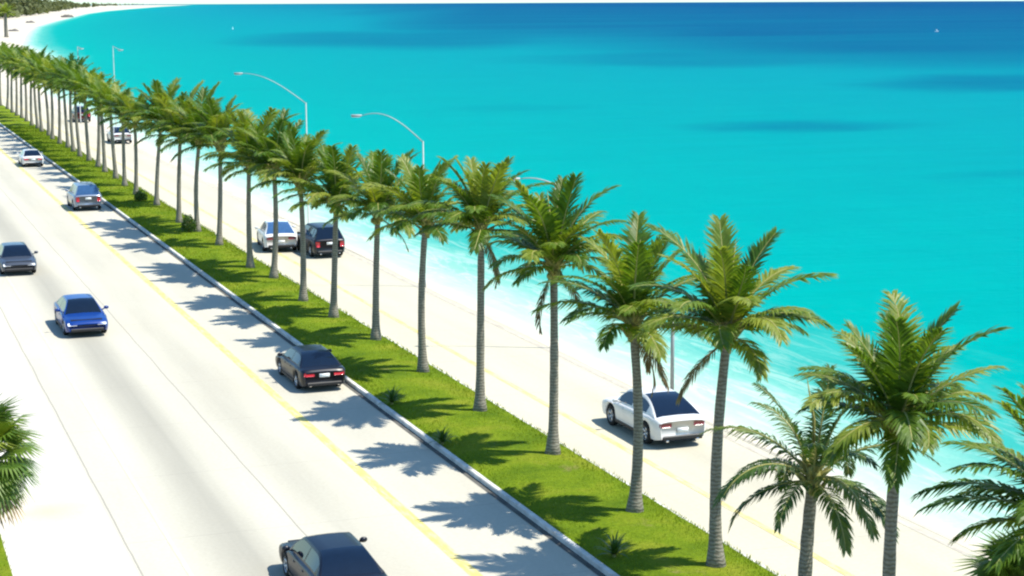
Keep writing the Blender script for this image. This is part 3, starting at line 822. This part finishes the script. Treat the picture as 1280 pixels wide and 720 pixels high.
car('sedan_car', 'sedan', P_black, 448, 774, 'rear', 'black sedan cut by the bottom edge of the photo, driving away', 'car', scale=.91)
car('sedan_car', 'sedan', P_black, 406, 490, 'rear', 'black sedan with red tail lights driving away beside the grass median kerb', 'car', scale=.90)
car('sedan_car', 'sedan', P_blue, 110, 422, 'front', 'bright blue sedan coming towards the camera on the left road', 'car', scale=.96)
car('sedan_car', 'sedan', P_grey, 25, 345, 'front', 'dark grey sedan coming towards the camera at the left edge', 'car', scale=.96)
car('hatchback_car', 'suv', P_sbl, 111, 264, 'rear', 'silver blue car in the lane by the kerb, ahead of the blue sedan', 'car', scale=.95, glass=M_glassb)
car('sedan_car', 'sedan', P_white, 42, 209, 'rear', 'small white car farthest away on the left road', 'car', scale=.96)
car('coupe_suv_car', 'suvc', P_white, 853, 560, 'rear', 'white coupe style suv driving away on the coast road at the right', 'car', scale=.91)
car('suv_car', 'suv', P_char, 413, 323, 'rear', 'dark suv side by side with a white one on the coast road', 'car', scale=.92)
car('suv_car', 'suvc', P_white, 352, 316, 'rear', 'white suv partly hidden by palm trunks beside the dark suv', 'car', yaw=R(-7), glass=M_glassb, scale=.97)
car('suv_car', 'suvc', P_white, 154, 180, 'rear', 'distant white car with dark windows behind the far palms on the coast road', 'car')
car('suv_car', 'suv', P_red, 104, 153, 'rear', 'distant dark red vehicle behind the far palms on the coast road', 'car')

# ------------------------------------------------------------------ street lamps, post
M_pole = simple('galvanised_pole', (.27, .28, .27), .5, .4, .2); M_lamp = simple('lamp_housing', (.32, .33, .32), .5)
M_lens = simple('lamp_lens', (.7, .72, .7), .2)
def lamp(px, py, h, reach, rise, label, r=.042, tip=0.3):
    g0 = at(px, py, 0); root = empty('street_lamp', (g0.x, g0.y, -.05)); tag(root, label, 'street lamp', 'lamps along the coast road')
    b = MB(); b.tube([(0, 0, -.1), (0, 0, .35), (0, 0, .36), (0, 0, h)], [r * 1.7, r * 1.7, r * 1.15, r * .75], 12); b.build('pole', M_pole, root)
    b = MB(); pts = []; d = -CR
    for i in range(13):
        t = i / 12; pts.append(Vector((d.x * reach * t, d.y * reach * t, h - .05 + rise * math.sin(t * math.pi / 2 * (1 + tip)) )))
    b.tube(pts, [r * .75 - r * .3 * i / 12 for i in range(13)], 8); b.build('arm', M_pole, root)
    e = pts[-1]; hd = MB(); rz = math.atan2(d.y, d.x)
    hd.box((e.x + d.x * .28, e.y + d.y * .28, e.z), (.5, .18, .09), rz, bev=.02); hh = hd.build('lamp_head', M_lamp, root)
    hd = MB(); hd.box((e.x + d.x * .3, e.y + d.y * .3, e.z - .065), (.4, .16, .03), rz, bev=.01); hd.build('lens', M_lens, hh)
lamp(386, 288, 7.55, 3.6, 1.75, 'street lamp with long pale arm over the water, left of the other long arm', tip=.0)
lamp(531, 358, 6.9, 2.8, 1.35, 'street lamp with a curved pale arm, right of the longer arm', tip=.25)
lamp(694, 435, 6.45, 1.3, .25, 'street lamp mostly hidden behind palm crowns with only its tip showing')
lamp(146, 178, 9.3, -1.0, -.35, 'tall straight lamp pole rising beside the far white car', tip=0)
lamp(101, 154, 8.6, -.7, -.2, 'faint farthest lamp pole rising above the distant palms', r=.05, tip=0)
g0 = at(840, 492, 0); root = empty('post', (g0.x, g0.y, -.05)); tag(root, 'plain grey post at the water side behind the white coupe suv', 'post')
b = MB(); b.tube([(0, 0, -.1), (0, 0, 3.1)], [.07, .06], 12); b.build('shaft', M_pole, root)
b = MB(); b.ball((0, 0, 3.12), (.08, .08, .05)); b.tube([(0, 0, 3.04), (0, 0, 3.12)], [.075, .075], 12); b.build('cap', M_pole, root)

# ------------------------------------------------------------------ boats and rocks
M_hull = simple('white_hull', (.75, .76, .76), .4); M_sail = simple('white_sail', (.8, .8, .78), .8)
M_rock = simple('dark_rock', (.10, .09, .08), .9, var=.4, sc=1)
def boat(px, py, Lb, hm, label, rz):
    g0 = at(px, py, -.35); root = empty('sailboat', (g0.x, g0.y, -.4), rz); tag(root, label, 'boat')
    b = MB(); ss = []
    for i in range(9):
        t = -1 + i / 4; w = Lb * .16 * (1 - max(0, t) ** 2.2) * (1 if t > -.9 else .8); z = Lb * .09 * (1 + .3 * t * t)
        ss.append([(-w, t * Lb / 2, z), (-w * .7, t * Lb / 2, -.02 * Lb), (0, t * Lb / 2, -.05 * Lb), (w * .7, t * Lb / 2, -.02 * Lb), (w, t * Lb / 2, z)])
    for s in ss: b.v += s
    for i in range(8):
        for k in range(5): a = i * 5 + k; a2 = i * 5 + (k + 1) % 5; b.f.append((a, a2, a2 + 5, a + 5)); b.m.append(0)
    b.f.append((0, 1, 2, 3, 4)); b.m.append(0); b.build('hull', M_hull, root)
    b = MB(); b.tube([(0, Lb * .1, .05 * Lb), (0, Lb * .1, hm)], [.06, .03], 6); b.build('mast', M_hull, root)
    b = MB(); n = 6
    for k in range(n + 1):
        t = k / n; z = .14 * Lb + (hm * .95 - .14 * Lb) * t
        b.v += [(0, Lb * .09, z), (.10 * Lb * (1 - t), Lb * (.09 - .25 * (1 - t)), z), (.02 * Lb, Lb * (.09 - .5 * (1 - t)), z)]
    for k in range(n):
        for j in (0, 1): a = k * 3 + j; b.f.append((a, a + 1, a + 4, a + 3)); b.m.append(0)
    b.build('sail', M_sail, root)
boat(1171, 39.5, 1.8, 1.3, 'tiny white boat on the deep blue water at the upper right', R(60))
boat(291, 36.5, .9, 1.6, 'tiny pale sailboat on the turquoise bay at the upper left', R(100))
for (px, py, r, lab) in ((84, 21.5, 4.2, 'dark boulder at the waterline of the far beach, largest of three'), (38, 28.5, 2.2, 'brownish boulder on the far beach, middle of three'), (17, 39, 1.7, 'small brownish boulder nearest on the far beach')):
    g0 = at(px, py, -.2); rn = random.Random(int(px)); b = MB(); b.ball((0, 0, 0), (r * 1.5, r, r * .6), 14, 9)
    b.v = [(x * (1 + .18 * math.sin(y * 2.1 + z)), y * (1 + .2 * math.sin(x * 1.7)), z * (1 + .25 * math.sin(x * 2 + y))) for x, y, z in b.v]
    o = b.build('beach_rock', M_rock); o.location = g0; tag(o, lab, 'rock', 'boulders on the far beach')

# ------------------------------------------------------------------ light
shd = CR * -4.7 + CF * .6; EL = R(61)
az = math.atan2(-shd.x, -shd.y)
sd = Vector((math.sin(az) * math.cos(EL), math.cos(az) * math.cos(EL), math.sin(EL)))
ld = bpy.data.lights.new('sun', 'SUN'); ld.energy = 4.2; ld.angle = R(.5); ld.color = (1, .95, .85)
lo_ = bpy.data.objects.new('sun', ld); COL.objects.link(lo_); lo_.rotation_euler = sd.to_track_quat('Z', 'Y').to_euler()
W = bpy.data.worlds.new('World'); S.world = W; W.use_nodes = True; nt = W.node_tree
sk = nt.nodes.new('ShaderNodeTexSky'); sk.sky_type = 'NISHITA'; sk.sun_disc = False; sk.sun_elevation = EL; sk.sun_rotation = az
sk.air_density = 1.0; sk.dust_density = .3; sk.ozone_density = 1.2
bg = nt.nodes['Background']; nt.links.new(mixc(nt, 1.0, sk.outputs[0], (.56, .76, .88), 'MULTIPLY'), bg.inputs[0]); bg.inputs[1].default_value = .145

S.render.engine = 'CYCLES'
S.view_settings.view_transform = 'Standard'; S.view_settings.look = 'None'; S.view_settings.gamma = 1
S.view_settings.exposure = 1.0
S.cycles.filter_width = 2.2
S.render.resolution_x = 1024; S.render.resolution_y = 576
